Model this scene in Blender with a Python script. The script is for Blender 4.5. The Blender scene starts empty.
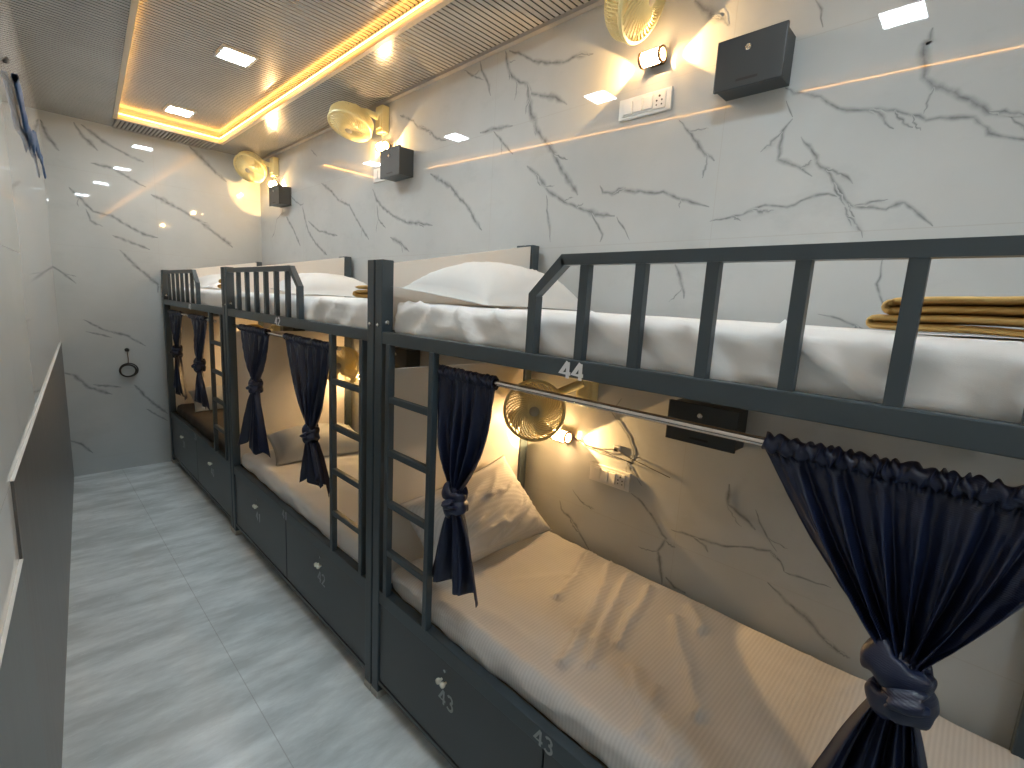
import bpy, bmesh, math, random
from mathutils import Vector, Matrix, noise
PI = math.pi
sc = bpy.context.scene
COL = sc.collection
random.seed(7)

# ------------------------------------------------------------------ room dimensions (metres)
W = 0.896          # polished wall behind the beds, x = W
YE = 6.28          # end wall
YN = -2.8          # wall behind the camera
ZC = 3.028         # lower ceiling
ZR = 3.085         # recessed ceiling
SL = 0.075         # the left wall runs at a slight angle
def xl(y): return -0.727 - SL * (YE - y)

# ------------------------------------------------------------------ materials
MATS = {}
def mat(name, base, rough=0.5, metal=0.0, spec=0.5, sheen=0.0, bump=None, emit=None, coat=0.0, trans=0.0):
    if name in MATS: return MATS[name]
    m = bpy.data.materials.new(name); m.use_nodes = True
    nt = m.node_tree; b = nt.nodes['Principled BSDF']
    b.inputs['Base Color'].default_value = (*base, 1)
    b.inputs['Roughness'].default_value = rough
    b.inputs['Metallic'].default_value = metal
    b.inputs['Specular IOR Level'].default_value = spec
    b.inputs['Sheen Weight'].default_value = sheen
    b.inputs['Coat Weight'].default_value = coat
    if trans: b.inputs['Transmission Weight'].default_value = trans
    if emit:
        b.inputs['Emission Color'].default_value = (*emit[0], 1)
        b.inputs['Emission Strength'].default_value = emit[1]
    if bump:   # (noise scale, strength, distance)
        tc = nt.nodes.new('ShaderNodeTexCoord'); n = nt.nodes.new('ShaderNodeTexNoise')
        n.inputs['Scale'].default_value = bump[0]; n.inputs['Detail'].default_value = 4
        bp = nt.nodes.new('ShaderNodeBump'); bp.inputs['Strength'].default_value = bump[1]; bp.inputs['Distance'].default_value = bump[2]
        nt.links.new(tc.outputs['Object'], n.inputs['Vector']); nt.links.new(n.outputs['Fac'], bp.inputs['Height'])
        nt.links.new(bp.outputs['Normal'], b.inputs['Normal'])
    MATS[name] = m
    return m

class NG:
    """tiny helper for building node graphs"""
    def __init__(s, m): s.nt = m.node_tree; s.b = s.nt.nodes['Principled BSDF']
    def n(s, t, **k):
        x = s.nt.nodes.new(t)
        for a, v in k.items(): setattr(x, a, v)
        return x
    def l(s, a, b): s.nt.links.new(a, b)
    def math(s, op, a, b=None, c=None, clamp=False):
        x = s.n('ShaderNodeMath', operation=op, use_clamp=clamp)
        for i, v in enumerate((a, b, c)):
            if v is None: continue
            if isinstance(v, (int, float)): x.inputs[i].default_value = v
            else: s.l(v, x.inputs[i])
        return x.outputs[0]
    def mix(s, f, a, b):
        x = s.n('ShaderNodeMix', data_type='RGBA')
        for i, v in ((0, f), (6, a), (7, b)):
            if isinstance(v, (int, float)): x.inputs[i].default_value = v
            elif isinstance(v, tuple): x.inputs[i].default_value = (*v, 1)
            else: s.l(v, x.inputs[i])
        return x.outputs[2]
    def xyz(s):
        tc = s.n('ShaderNodeTexCoord'); sp = s.n('ShaderNodeSeparateXYZ'); s.l(tc.outputs['Object'], sp.inputs[0])
        return tc.outputs['Object'], sp.outputs
    def noise(s, vec, scale, detail=4, rough=0.5, stretch=None):
        if stretch:
            mp = s.n('ShaderNodeMapping'); mp.inputs['Scale'].default_value = stretch; s.l(vec, mp.inputs[0]); vec = mp.outputs[0]
        x = s.n('ShaderNodeTexNoise'); x.inputs['Scale'].default_value = scale; x.inputs['Detail'].default_value = detail
        x.inputs['Roughness'].default_value = rough; s.l(vec, x.inputs['Vector']); return x.outputs['Fac']
    def ramp(s, f, lo, hi):
        x = s.n('ShaderNodeMapRange'); s.l(f, x.inputs[0]); x.inputs[1].default_value = lo; x.inputs[2].default_value = hi
        return x.outputs[0]
    def joint(s, c, period, off, width):
        """1 inside a joint line of the given width repeating along coordinate c"""
        a = s.math('FRACT', s.math('DIVIDE', s.math('SUBTRACT', c, off - width / 2), period))
        return s.math('LESS_THAN', a, width / period)

def tile_mat(name, base, along, joints, rough, veins=True, cloud=0.06):
    """polished marble-look wall tile; the traced veins arrive as a mesh attribute"""
    m = mat(name, base, rough); g = NG(m)
    vec, P = g.xyz(); c = P[{'x': 0, 'y': 1}[along]]; z = P[2]
    cl = g.noise(vec, 1.3, 5, 0.6)
    dark = tuple(v * (1 - cloud * 2) for v in base)
    col = g.mix(g.ramp(cl, 0.35, 0.7), base, dark)
    fine = g.noise(vec, 9, 6, 0.7)
    col = g.mix(g.math('MULTIPLY', g.ramp(fine, 0.55, 0.8), 0.12), col, (0.45, 0.46, 0.47))
    if veins:
        smoke = g.noise(vec, 2.6, 7, 0.72, (1, 1, 1.7)); col = g.mix(g.math('MULTIPLY', g.ramp(smoke, 0.56, 0.74), 0.22), col, (0.30, 0.31, 0.32))
        at = g.n('ShaderNodeAttribute', attribute_name='vein')
        brk = g.ramp(g.noise(vec, 28, 3, 0.6), 0.25, 0.62)
        f = g.math('MULTIPLY', g.math('POWER', at.outputs['Fac'], 1.4), g.math('MULTIPLY_ADD', brk, 0.6, 0.28))
        col = g.mix(f, col, (0.13, 0.14, 0.15))
    j = g.math('MAXIMUM', g.joint(z, 0.62, joints[0], 0.003), g.joint(c, 1.24, joints[1], 0.003))
    col = g.mix(g.math('MULTIPLY', j, 0.45), col, (0.42, 0.41, 0.39))
    g.l(col, g.b.inputs['Base Color'])
    bp = g.n('ShaderNodeBump'); bp.inputs['Strength'].default_value = 0.25; bp.inputs['Distance'].default_value = 0.0008
    wob = g.noise(vec, 3.0, 1)
    g.l(g.math('SUBTRACT', g.math('MULTIPLY', wob, 0.5), j), bp.inputs['Height']); g.l(bp.outputs['Normal'], g.b.inputs['Normal'])
    return m

MARBLE = (0.515, 0.535, 0.535)
m_wallR = tile_mat('polished_marble_tile', MARBLE, 'y', (0.145, 1.5 - 1.24), 0.018)
m_wallE = tile_mat('polished_marble_tile_end', (0.485, 0.51, 0.51), 'x', (0.145, 0.0), 0.03)
m_wallL = tile_mat('polished_white_tile', (0.74, 0.76, 0.755), 'y', (0.57, 0.3), 0.04, veins=False, cloud=0.03)

def dado_mat(name, a, b):
    m = mat(name, a, 0.32); g = NG(m); vec, P = g.xyz()
    n = g.noise(vec, 6, 6, 0.65, (6, 6, 0.35))
    g.l(g.mix(g.ramp(n, 0.3, 0.72), a, b), g.b.inputs['Base Color'])
    return m
m_dado = dado_mat('brown_grey_dado_tile', (0.066, 0.063, 0.060), (0.125, 0.122, 0.116))
m_dado2 = dado_mat('blue_grey_dado_tile', (0.076, 0.090, 0.094), (0.105, 0.12, 0.124))

def floor_mat():
    m = mat('grey_marble_floor', (0.3, 0.33, 0.35), 0.3); g = NG(m); vec, P = g.xyz()
    mp = g.n('ShaderNodeMapping'); mp.inputs['Rotation'].default_value = (0, 0, 0.5); mp.inputs['Scale'].default_value = (1, 3.2, 1); g.l(vec, mp.inputs[0])
    n1 = g.noise(mp.outputs[0], 2.2, 7, 0.62); n2 = g.noise(mp.outputs[0], 7, 8, 0.7)
    col = g.mix(g.ramp(n1, 0.38, 0.62), (0.52, 0.575, 0.59), (0.78, 0.84, 0.855))
    col = g.mix(g.math('MULTIPLY', g.ramp(n2, 0.48, 0.72), 0.45), col, (0.47, 0.52, 0.54))
    j = g.math('MAXIMUM', g.joint(P[0], 0.6, -0.385, 0.0035), g.math('MULTIPLY', g.joint(P[1], 1.2, 0.55, 0.003), 0.4))
    col = g.mix(g.math('MULTIPLY', j, 0.45), col, (0.28, 0.29, 0.30))
    g.l(col, g.b.inputs['Base Color'])
    g.l(g.math('MULTIPLY_ADD', n2, 0.12, 0.2), g.b.inputs['Roughness'])
    return m
m_floor = floor_mat()

def ceil_mat():
    m = mat('ribbed_grey_ceiling_panel', (0.3, 0.29, 0.28), 0.2); g = NG(m); vec, P = g.xyz()
    j = g.joint(P[1], 0.0325, 2.331, 0.0085)
    big = g.joint(P[1], 0.26, 2.331, 0.012)
    n = g.noise(vec, 2, 3)
    col = g.mix(g.ramp(n, 0.3, 0.7), (0.37, 0.37, 0.365), (0.43, 0.425, 0.415))
    col = g.mix(j, col, (0.035, 0.033, 0.03))
    g.l(col, g.b.inputs['Base Color'])
    bp = g.n('ShaderNodeBump'); bp.inputs['Strength'].default_value = 0.6; bp.inputs['Distance'].default_value = 0.002
    g.l(g.math('MULTIPLY', g.math('ADD', j, big), -1.0), bp.inputs['Height']); g.l(bp.outputs['Normal'], g.b.inputs['Normal'])
    return m
m_ceil = ceil_mat()

m_trim = mat('grey_pvc_trim', (0.34, 0.33, 0.32), 0.35)
m_goldtrim = mat('pale_gold_cove_trim', (0.62, 0.52, 0.38), 0.3)
m_cove = mat('warm_led_strip', (0.9, 0.7, 0.3), 0.5, emit=((1.0, 0.46, 0.08), 24.0))
m_panel = mat('white_led_diffuser', (0.9, 0.9, 0.9), 0.5, emit=((0.79, 0.93, 1.0), 128.0))
m_white = mat('white_plastic', (0.68, 0.68, 0.66), 0.3)
m_steel = mat('painted_grey_steel', (0.045, 0.063, 0.076), 0.42, bump=(320, 0.12, 0.0006))
m_drawer = mat('painted_grey_drawer_front', (0.041, 0.048, 0.053), 0.38, bump=(260, 0.1, 0.0006))
m_num = mat('white_stencil_paint', (0.80, 0.82, 0.85), 0.6)
m_num2 = mat('faded_stencil_paint', (0.36, 0.38, 0.39), 0.6)
m_chrome = mat('brushed_steel_rod', (0.66, 0.62, 0.58), 0.22, metal=1.0)
m_knob = mat('cream_ceramic_knob', (0.75, 0.74, 0.64), 0.25)
m_board = mat('cream_laminate_board', (0.80, 0.77, 0.72), 0.38, bump=(14, 0.05, 0.001))
m_deck = mat('bed_deck_plywood', (0.20, 0.15, 0.10), 0.6)
m_rubber = mat('pale_rubber_foot', (0.45, 0.43, 0.38), 0.7)
m_fan = mat('cream_fan_plastic', (0.80, 0.70, 0.36), 0.33, coat=0.2)
m_fan2 = mat('cream_fan_blade', (0.74, 0.66, 0.40), 0.3)
m_badge = mat('grey_fan_badge', (0.42, 0.38, 0.28), 0.3)
m_box = mat('charcoal_powder_coat', (0.032, 0.040, 0.045), 0.42, bump=(400, 0.1, 0.0005))
m_black = mat('black_plastic', (0.012, 0.012, 0.012), 0.5)
m_lock = mat('nickel_lock', (0.6, 0.6, 0.58), 0.25, metal=1.0)
m_bronze = mat('dark_bronze_ring', (0.16, 0.08, 0.04), 0.35, metal=0.6)
m_glass = mat('glowing_lamp_glass', (1, 0.9, 0.7), 0.4, emit=((1.0, 0.62, 0.28), 115.0))
m_blanket = mat('mustard_fleece', (0.62, 0.40, 0.14), 0.95, bump=(260, 0.6, 0.002))
m_blue = mat('blue_cloth', (0.010, 0.065, 0.19), 0.6, bump=(60, 0.4, 0.004))
m_rustcloth = mat('brown_bedcover', (0.055, 0.042, 0.032), 0.7)

def cloth_mat(name, base, rough, weave, strength, sheen=0.1, stripe=None):
    m = mat(name, base, rough, sheen=sheen); g = NG(m); vec, P = g.xyz()
    h = g.noise(vec, weave, 2, 0.5)
    if stripe:
        w = g.n('ShaderNodeTexWave', wave_type='BANDS', bands_direction=stripe[0]); w.inputs['Scale'].default_value = stripe[1]
        w.inputs['Distortion'].default_value = stripe[2]; w.inputs['Detail'].default_value = 2; w.inputs['Detail Scale'].default_value = 2
        g.l(vec, w.inputs[0]); h = g.math('ADD', g.math('MULTIPLY', w.outputs['Fac'], 1.2), h)
        g.l(g.mix(w.outputs['Fac'], tuple(v * 0.90 for v in base), base), g.b.inputs['Base Color'])
    bp = g.n('ShaderNodeBump'); bp.inputs['Strength'].default_value = strength; bp.inputs['Distance'].default_value = 0.0015
    g.l(h, bp.inputs['Height']); g.l(bp.outputs['Normal'], g.b.inputs['Normal'])
    return m
m_sheet = cloth_mat('white_cotton_sheet', (0.87, 0.88, 0.88), 0.85, 700, 0.12)
m_sheet2 = cloth_mat('striped_white_sheet', (0.73, 0.715, 0.70), 0.85, 500, 0.26, stripe=('Y', 26, 0.6))
m_pillow = cloth_mat('white_pillowcase', (0.68, 0.70, 0.70), 0.85, 600, 0.12)
m_curtain = cloth_mat('navy_satin', (0.008, 0.014, 0.044), 0.37, 420, 0.16, sheen=0.0, stripe=('Z', 90, 3.0))
MATS['navy_satin'].node_tree.nodes['Principled BSDF'].inputs['Specular IOR Level'].default_value = 0.5

# ------------------------------------------------------------------ mesh building
class MB:
    def __init__(s): s.v = []; s.f = []; s.mi = []; s.cur = 0
    def add(s, vs, fs):
        o = len(s.v); s.v += [Vector(p) for p in vs]
        s.f += [tuple(i + o for i in f) for f in fs]; s.mi += [s.cur] * len(fs); return s
    def hexa(s, p):   # 8 corners: bottom 4 ccw, top 4 ccw
        return s.add(p, [(0, 3, 2, 1), (4, 5, 6, 7), (0, 1, 5, 4), (1, 2, 6, 5), (2, 3, 7, 6), (3, 0, 4, 7)])
    def box(s, x0, x1, y0, y1, z0, z1):
        return s.hexa([(x0, y0, z0), (x1, y0, z0), (x1, y1, z0), (x0, y1, z0), (x0, y0, z1), (x1, y0, z1), (x1, y1, z1), (x0, y1, z1)])
    def bbox(s, x0, x1, y0, y1, z0, z1, r=0.003):
        """box with chamfered edges"""
        bm = bmesh.new()
        vs = [bm.verts.new(p) for p in [(x0, y0, z0), (x1, y0, z0), (x1, y1, z0), (x0, y1, z0), (x0, y0, z1), (x1, y0, z1), (x1, y1, z1), (x0, y1, z1)]]
        for f in [(0, 3, 2, 1), (4, 5, 6, 7), (0, 1, 5, 4), (1, 2, 6, 5), (2, 3, 7, 6), (3, 0, 4, 7)]: bm.faces.new([vs[i] for i in f])
        bmesh.ops.bevel(bm, geom=bm.edges[:], offset=r, segments=2, affect='EDGES', profile=0.6)
        bm.verts.index_update()
        s.add([v.co.copy() for v in bm.verts], [[v.index for v in f.verts] for f in bm.faces]); bm.free(); return s
    def tube(s, pts, r, seg=8, caps=True, closed=False):
        pts = [Vector(p) for p in pts]; n = len(pts); rs = r if isinstance(r, (list, tuple)) else [r] * n
        o = len(s.v); up = Vector((0, 0, 1)); prev = None
        for i, p in enumerate(pts):
            a = pts[(i - 1) % n] if (closed or i > 0) else p; b = pts[(i + 1) % n] if (closed or i < n - 1) else p
            t = (b - a).normalized()
            if prev is None:
                u = t.cross(up)
                if u.length < 1e-3: u = t.cross(Vector((1, 0, 0)))
            else: u = prev - t * prev.dot(t)
            u.normalize(); w = t.cross(u); prev = u
            for k in range(seg):
                an = 2 * PI * k / seg; s.v.append(p + (u * math.cos(an) + w * math.sin(an)) * rs[i])
        m = n if closed else n - 1
        for i in range(m):
            for k in range(seg):
                a0 = o + i * seg + k; a1 = o + i * seg + (k + 1) % seg; b0 = o + ((i + 1) % n) * seg + k; b1 = o + ((i + 1) % n) * seg + (k + 1) % seg
                s.f.append((a0, a1, b1, b0)); s.mi.append(s.cur)
        if caps and not closed:
            s.f.append(tuple(o + k for k in reversed(range(seg)))); s.mi.append(s.cur)
            s.f.append(tuple(o + (n - 1) * seg + k for k in range(seg))); s.mi.append(s.cur)
        return s
    def lathe(s, prof, seg=32, M=None):
        """profile of (r, z) turned about local z"""
        o = len(s.v); M = M or Matrix()
        for r, z in prof:
            for k in range(seg):
                a = 2 * PI * k / seg; s.v.append(M @ Vector((r * math.cos(a), r * math.sin(a), z)))
        for i in range(len(prof) - 1):
            for k in range(seg):
                s.f.append((o + i * seg + k, o + i * seg + (k + 1) % seg, o + (i + 1) * seg + (k + 1) % seg, o + (i + 1) * seg + k)); s.mi.append(s.cur)
        return s
    def grid(s, P, closed_u=False):
        """P[i][j] lattice of points"""
        o = len(s.v); n = len(P); m = len(P[0])
        for row in P: s.v += [Vector(p) for p in row]
        for i in range(n - 1 if not closed_u else n):
            for j in range(m - 1):
                a = o + i * m + j; b = o + ((i + 1) % n) * m + j
                s.f.append((a, b, b + 1, a + 1)); s.mi.append(s.cur)
        return s
    def build(s, name, mats, parent=None, smooth=False, angle=None, fix=True):
        me = bpy.data.meshes.new(name)
        off = Vector(parent_world(parent)) if parent else Vector()
        me.from_pydata([v - off for v in s.v], [], s.f)
        if not isinstance(mats, (list, tuple)): mats = [mats]
        for m in mats: me.materials.append(m)
        if len(mats) > 1: me.polygons.foreach_set('material_index', s.mi)
        if fix:
            bm = bmesh.new(); bm.from_mesh(me); bmesh.ops.recalc_face_normals(bm, faces=bm.faces[:]); bm.to_mesh(me); bm.free()
        if smooth: me.polygons.foreach_set('use_smooth', [True] * len(me.polygons))
        me.update()
        if smooth and angle:
            try: me.set_sharp_from_angle(angle=angle)
            except Exception: pass
        o = bpy.data.objects.new(name, me); COL.objects.link(o)
        if parent: o.parent = parent
        return o
def parent_world(p):
    v = Vector()
    while p is not None: v = v + p.location; p = p.parent
    return v
def thing(name, label, cat, loc, group=None):
    o = bpy.data.objects.new(name, None); o.empty_display_size = 0.05; COL.objects.link(o); o.location = loc
    return tag(o, label, cat, group)
def tag(o, label, cat, group=None):
    o['label'] = label; o['category'] = cat
    if group: o['group'] = group
    return o
def struct(o, label=None):
    o['kind'] = 'structure'
    if label: o['label'] = label
    return o
def arc(cx, cy, rx, ry, a0, a1, n=12): return [(cx + rx * math.cos(math.radians(a0 + (a1 - a0) * i / n)), cy + ry * math.sin(math.radians(a0 + (a1 - a0) * i / n))) for i in range(n + 1)]
DIGITS = {'4': [[(.46, 1.0), (.04, .30), (.66, .30)], [(.48, .98), (.48, 0)]],
          '3': [arc(.30, .74, .23, .22, 150, -80) + arc(.30, .27, .27, .26, 80, -150)],
          '1': [[(.12, .78), (.34, .98), (.34, 0)]],
          '2': [arc(.31, .72, .25, .26, 160, -30) + [(.06, .03), (.60, .03)]],
          '0': [arc(.31, .5, .25, .47, 0, 360, 24)],
          '9': [arc(.32, .70, .24, .27, 0, 360, 20), [(.56, .70), (.50, .25), (.20, .0)]]}
def text(body, size, M, name, m, parent, bold=.17):
    """numerals brushed on as flat strokes; size is the height"""
    mb = MB(); adv = .78; off = -len(body) * adv / 2 + .08; z = .0004
    for ch in body:
        for k, st in enumerate(DIGITS[ch]):
            n = len(st); o = len(mb.v)
            for i, p in enumerate(st):
                a = Vector(st[max(i - 1, 0)]); b = Vector(st[min(i + 1, n - 1)]); P = Vector(p); t = (b - a).normalized(); nn = Vector((-t.y, t.x)); hw = bold / 2
                if 0 < i < n - 1:
                    t1 = (P - a).normalized(); c = max(.45, abs(t1.dot(t))); hw /= c
                for sg in (1, -1): mb.v.append(M @ Vector(((P.x + nn.x * hw * sg + off) * size, (P.y + nn.y * hw * sg - .5) * size, z + .0001 * k)))
            for i in range(n - 1): mb.f.append((o + 2 * i, o + 2 * i + 1, o + 2 * i + 3, o + 2 * i + 2)); mb.mi.append(0)
        off += adv
    return mb.build(name, m, parent, fix=False)
def nz(p, s=1.0): return noise.noise(Vector(p) * s)
def ridge(p): return (1 - abs(noise.noise(Vector(p)) * 2.0))
def smooth(t): t = max(0.0, min(1.0, t)); return t * t * (3 - 2 * t)

# veins traced on the marble: (width, points) in metres on the wall
VEINS_RIGHT=[(11,[(2.683,3.003),(2.664,2.943),(2.646,2.892),(2.585,2.834),(2.515,2.804),(2.485,2.752),(2.393,2.721),(2.317,2.694),(2.248,2.648)]),(8,[(2.654,2.995),(2.568,2.955),(2.484,2.901),(2.38,2.86),(2.284,2.837),(2.216,2.842),(2.118,2.825)]),(13,[(2.515,2.804),(2.497,2.736),(2.477,2.66),(2.447,2.618),(2.43,2.57),(2.361,2.503),(2.306,2.441),(2.264,2.373),(2.212,2.313),(2.147,2.236)]),(8,[(2.879,3.013),(2.86,2.959),(2.808,2.887),(2.781,2.813)]),(6,[(3.01,2.999),(2.923,2.946),(2.841,2.905)]),(9,[(2.483,2.414),(2.413,2.367),(2.356,2.304),(2.315,2.263),(2.226,2.218),(2.154,2.184),(2.062,2.15),(1.997,2.136),(1.935,2.126)]),(7,[(2.062,2.15),(2.024,2.096),(1.988,2.052),(2.002,2.018)]),(6,[(2.34,2.257),(2.324,2.164),(2.3,2.088),(2.295,2.032)]),(5,[(1.925,2.122),(1.879,2.062),(1.85,2.019)]),(8,[(2.027,2.264),(2.007,2.233),(1.955,2.218),(1.927,2.235),(1.868,2.224),(1.774,2.202),(1.713,2.2),(1.635,2.164),(1.569,2.143),(1.518,2.124)]),(7,[(1.678,2.462),(1.632,2.415),(1.596,2.366),(1.552,2.317),(1.519,2.288)]),(11,[(3.307,2.491),(3.216,2.444),(3.099,2.389),(3.022,2.321),(2.93,2.258),(2.874,2.189),(2.803,2.12)]),(9,[(3.662,2.904),(3.503,2.836),(3.458,2.792),(3.331,2.744),(3.248,2.684),(3.159,2.657)]),(9,[(2.855,2.642),(2.745,2.64),(2.597,2.626)]),(8,[(2.744,2.63),(2.673,2.559),(2.586,2.486)]),(7,[(3.641,2.237),(3.455,2.198),(3.284,2.181)]),(14,[(1.665,2.878),(1.63,2.84),(1.589,2.8),(1.544,2.772),(1.527,2.747)]),(6,[(1.507,2.074),(1.429,2.081),(1.382,2.091)]),(5,[(1.313,2.111),(1.262,2.1),(1.21,2.107)]),(6,[(1.25,2.731),(1.232,2.697),(1.217,2.641)]),(9,[(0.937,2.551),(0.94,2.523),(0.953,2.514),(0.945,2.474),(0.936,2.42),(0.91,2.39),(0.88,2.377),(0.849,2.348),(0.812,2.323),(0.783,2.297),(0.75,2.285)]),(5,[(0.75,2.285),(0.729,2.261),(0.712,2.247),(0.672,2.23)]),(6,[(1.306,2.486),(1.275,2.464),(1.236,2.454),(1.195,2.43),(1.155,2.396),(1.116,2.372),(1.057,2.362),(0.992,2.348),(0.951,2.327),(0.912,2.307),(0.855,2.298),(0.813,2.287),(0.791,2.27),(0.778,2.243),(0.754,2.23),(0.707,2.218),(0.645,2.202)]),(7,[(1.269,2.382),(1.294,2.346),(1.295,2.3),(1.295,2.258),(1.254,2.236),(1.223,2.221),(1.185,2.188)]),(4,[(1.297,2.444),(1.27,2.387)]),(6,[(1.236,2.32),(1.191,2.267),(1.177,2.229),(1.146,2.205),(1.122,2.162),(1.099,2.125),(1.073,2.092),(1.058,2.081),(1.007,2.076),(0.973,2.064),(0.952,2.076),(0.929,2.078),(0.904,2.057),(0.877,2.028),(0.856,2.008)]),(5,[(1.51,2.071),(1.45,2.078),(1.393,2.085),(1.362,2.099),(1.32,2.109),(1.245,2.096),(1.208,2.111),(1.172,2.126),(1.131,2.128),(1.098,2.115)]),(5,[(1.08,2.083),(1.072,2.058),(1.054,2.022)]),(11,[(4.839,2.631),(4.652,2.54),(4.525,2.458),(4.355,2.408),(4.262,2.314),(4.171,2.233),(4.052,2.135)]),(10,[(4.004,2.485),(3.941,2.398),(3.86,2.34),(3.707,2.268),(3.562,2.219),(3.426,2.205),(3.267,2.18)]),(8,[(3.94,2.368),(3.918,2.266),(3.818,2.199)]),(9,[(3.759,2.136),(3.628,2.09),(3.52,2.028)]),(12,[(5.229,2.481),(5.17,2.363),(5.111,2.259),(4.964,2.152),(4.739,2.042)]),(10,[(5.109,2.346),(4.903,2.251),(4.552,2.19)]),(12,[(5.601,2.424),(5.433,2.293),(5.286,2.141)]),(8,[(5.032,2.927),(4.919,2.851)]),(9,[(1.631,1.915),(1.614,1.891),(1.604,1.861),(1.59,1.827),(1.578,1.781)]),(5,[(0.96,1.927),(0.956,1.871),(0.963,1.843),(0.95,1.806),(0.925,1.764)]),(5,[(1.109,1.745),(1.046,1.733),(1.001,1.716),(0.975,1.703)]),(8,[(2.117,0.753),(2.101,0.71),(2.04,0.683),(1.991,0.643),(1.953,0.6),(1.917,0.567)]),(8,[(1.724,0.92),(1.667,0.896),(1.618,0.854),(1.569,0.805),(1.541,0.774),(1.566,0.705),(1.551,0.644),(1.534,0.567)]),(12,[(1.521,0.606),(1.476,0.577),(1.428,0.576)]),(8,[(1.314,1.089),(1.311,1.009),(1.267,0.987),(1.225,0.966),(1.2,0.944)]),(5,[(1.21,1.022),(1.194,0.978),(1.157,0.935),(1.121,0.892)]),(5,[(1.521,0.823),(1.427,0.828),(1.31,0.836),(1.206,0.871),(1.144,0.883),(1.104,0.857),(1.088,0.828)]),(8,[(1.135,0.764),(1.062,0.72),(0.988,0.687),(0.938,0.645),(0.892,0.623),(0.861,0.621)]),(5,[(1.088,0.828),(1.008,0.831),(0.943,0.834)]),(5,[(2.043,0.835),(1.971,0.783),(1.906,0.778)]),(4,[(1.815,1.335),(1.855,1.261),(1.77,1.178),(1.726,1.105),(1.756,1.047),(1.675,0.969)])]
VEINS_END=[(14,[(-0.722,2.954),(-0.689,2.838),(-0.625,2.745)]),(14,[(-0.521,2.993),(-0.482,2.912),(-0.382,2.806)]),(12,[(-0.477,2.988),(-0.346,2.891),(-0.172,2.818),(-0.072,2.79)]),(12,[(-0.435,2.697),(-0.294,2.691),(-0.133,2.606),(-0.066,2.579)]),(16,[(-0.034,2.523),(0.072,2.48),(0.182,2.435),(0.335,2.35),(0.495,2.237),(0.621,2.136)]),(12,[(-0.586,2.474),(-0.53,2.409),(-0.445,2.307),(-0.319,2.288),(-0.19,2.206),(-0.089,2.158),(0.001,2.148)]),(9,[(-0.491,2.319),(-0.466,2.225),(-0.39,2.189)]),(12,[(-0.329,2.125),(-0.197,2.08),(-0.067,2.033)]),(18,[(0.285,3.014),(0.399,2.914),(0.496,2.826),(0.59,2.757)]),(14,[(-0.286,2.007),(-0.175,1.872),(-0.021,1.723),(-0.025,1.644)]),(9,[(-0.747,1.838),(-0.664,1.767),(-0.594,1.693)]),(10,[(-0.568,1.388),(-0.445,1.305),(-0.28,1.249),(-0.143,1.149)]),(8,[(-0.559,1.284),(-0.383,1.232)]),(14,[(-0.737,0.935),(-0.662,0.909),(-0.575,0.796),(-0.414,0.716)]),(9,[(-0.541,0.815),(-0.342,0.776)]),(12,[(-0.253,0.792),(-0.152,0.644),(-0.008,0.486)]),(10,[(-0.732,0.337),(-0.641,0.278),(-0.581,0.191)]),(8,[(-0.175,0.553),(-0.012,0.414)])]

# ------------------------------------------------------------------ the room shell
def branches(data, seed):
    rnd = random.Random(seed); out = []
    for w, pts in data:
        for i in range(1, len(pts) - 1):
            if rnd.random() < .34:
                a = Vector(pts[i - 1]); b = Vector(pts[i]); d = (b - a)
                if d.length < 1e-4: continue
                an = math.atan2(d.y, d.x) + rnd.choice((-1, 1)) * rnd.uniform(.25, .7); L = rnd.uniform(.03, .10); q = [tuple(b)]; p = b.copy()
                for k in range(5): an += rnd.uniform(-.35, .35); p = p + Vector((math.cos(an), math.sin(an))) * L / 5; q.append(tuple(p))
                out.append((rnd.choice((2.5, 3.5, 4.5)), q))
    return out
def ribbons(mb, att, data, place, seed, scale=1.0):
    rnd = random.Random(seed)
    for di, (w, pts) in enumerate(data):
        q = [Vector((a, b)) for a, b in pts]; fine = []
        for i in range(len(q) - 1):
            L = (q[i + 1] - q[i]).length; n = max(2, min(12, int(L / 0.02)))
            for k in range(n): fine.append(q[i].lerp(q[i + 1], k / n))
        fine.append(q[-1]); n = len(fine)
        for i in range(1, n - 1):
            fine[i] = fine[i] + Vector((rnd.uniform(-1, 1), rnd.uniform(-1, 1))) * 0.0032
        o = len(mb.v); rows = (-1, -0.45, 0, 0.45, 1); val = (0, 0.55, 1, 0.55, 0)
        wob = rnd.uniform(0, 50)
        for i, p in enumerate(fine):
            t = (fine[min(i + 1, n - 1)] - fine[max(i - 1, 0)]); t = t.normalized() if t.length > 1e-6 else Vector((1, 0)); nn = Vector((-t.y, t.x))
            hw = w * 0.00165 * scale * (0.75 + 0.9 * abs(noise.noise(Vector((wob, i * 0.35, 0)))) * 1.6) * min(1, 0.25 + min(i, n - 1 - i) * 0.3)
            for r, vv in zip(rows, val):
                mb.v.append(Vector(place(p + nn * hw * r, .0003 + .00003 * di))); att[len(mb.v) - 1] = vv
        for i in range(n - 1):
            for r in range(4):
                a = o + i * 5 + r; mb.f.append((a, a + 5, a + 6, a + 1)); mb.mi.append(0)
def wall_mesh(name, m, quad, data=None, place=None, seed=1, label=None):
    mb = MB(); att = {}; mb.add(quad, [(0, 1, 2, 3)])
    if data: ribbons(mb, att, data, place, seed)
    o = mb.build(name, m, fix=False)
    a = o.data.attributes.new('vein', 'FLOAT', 'POINT')
    a.data.foreach_set('value', [att.get(i, 0.0) for i in range(len(mb.v))])
    return struct(o, label)
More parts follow.
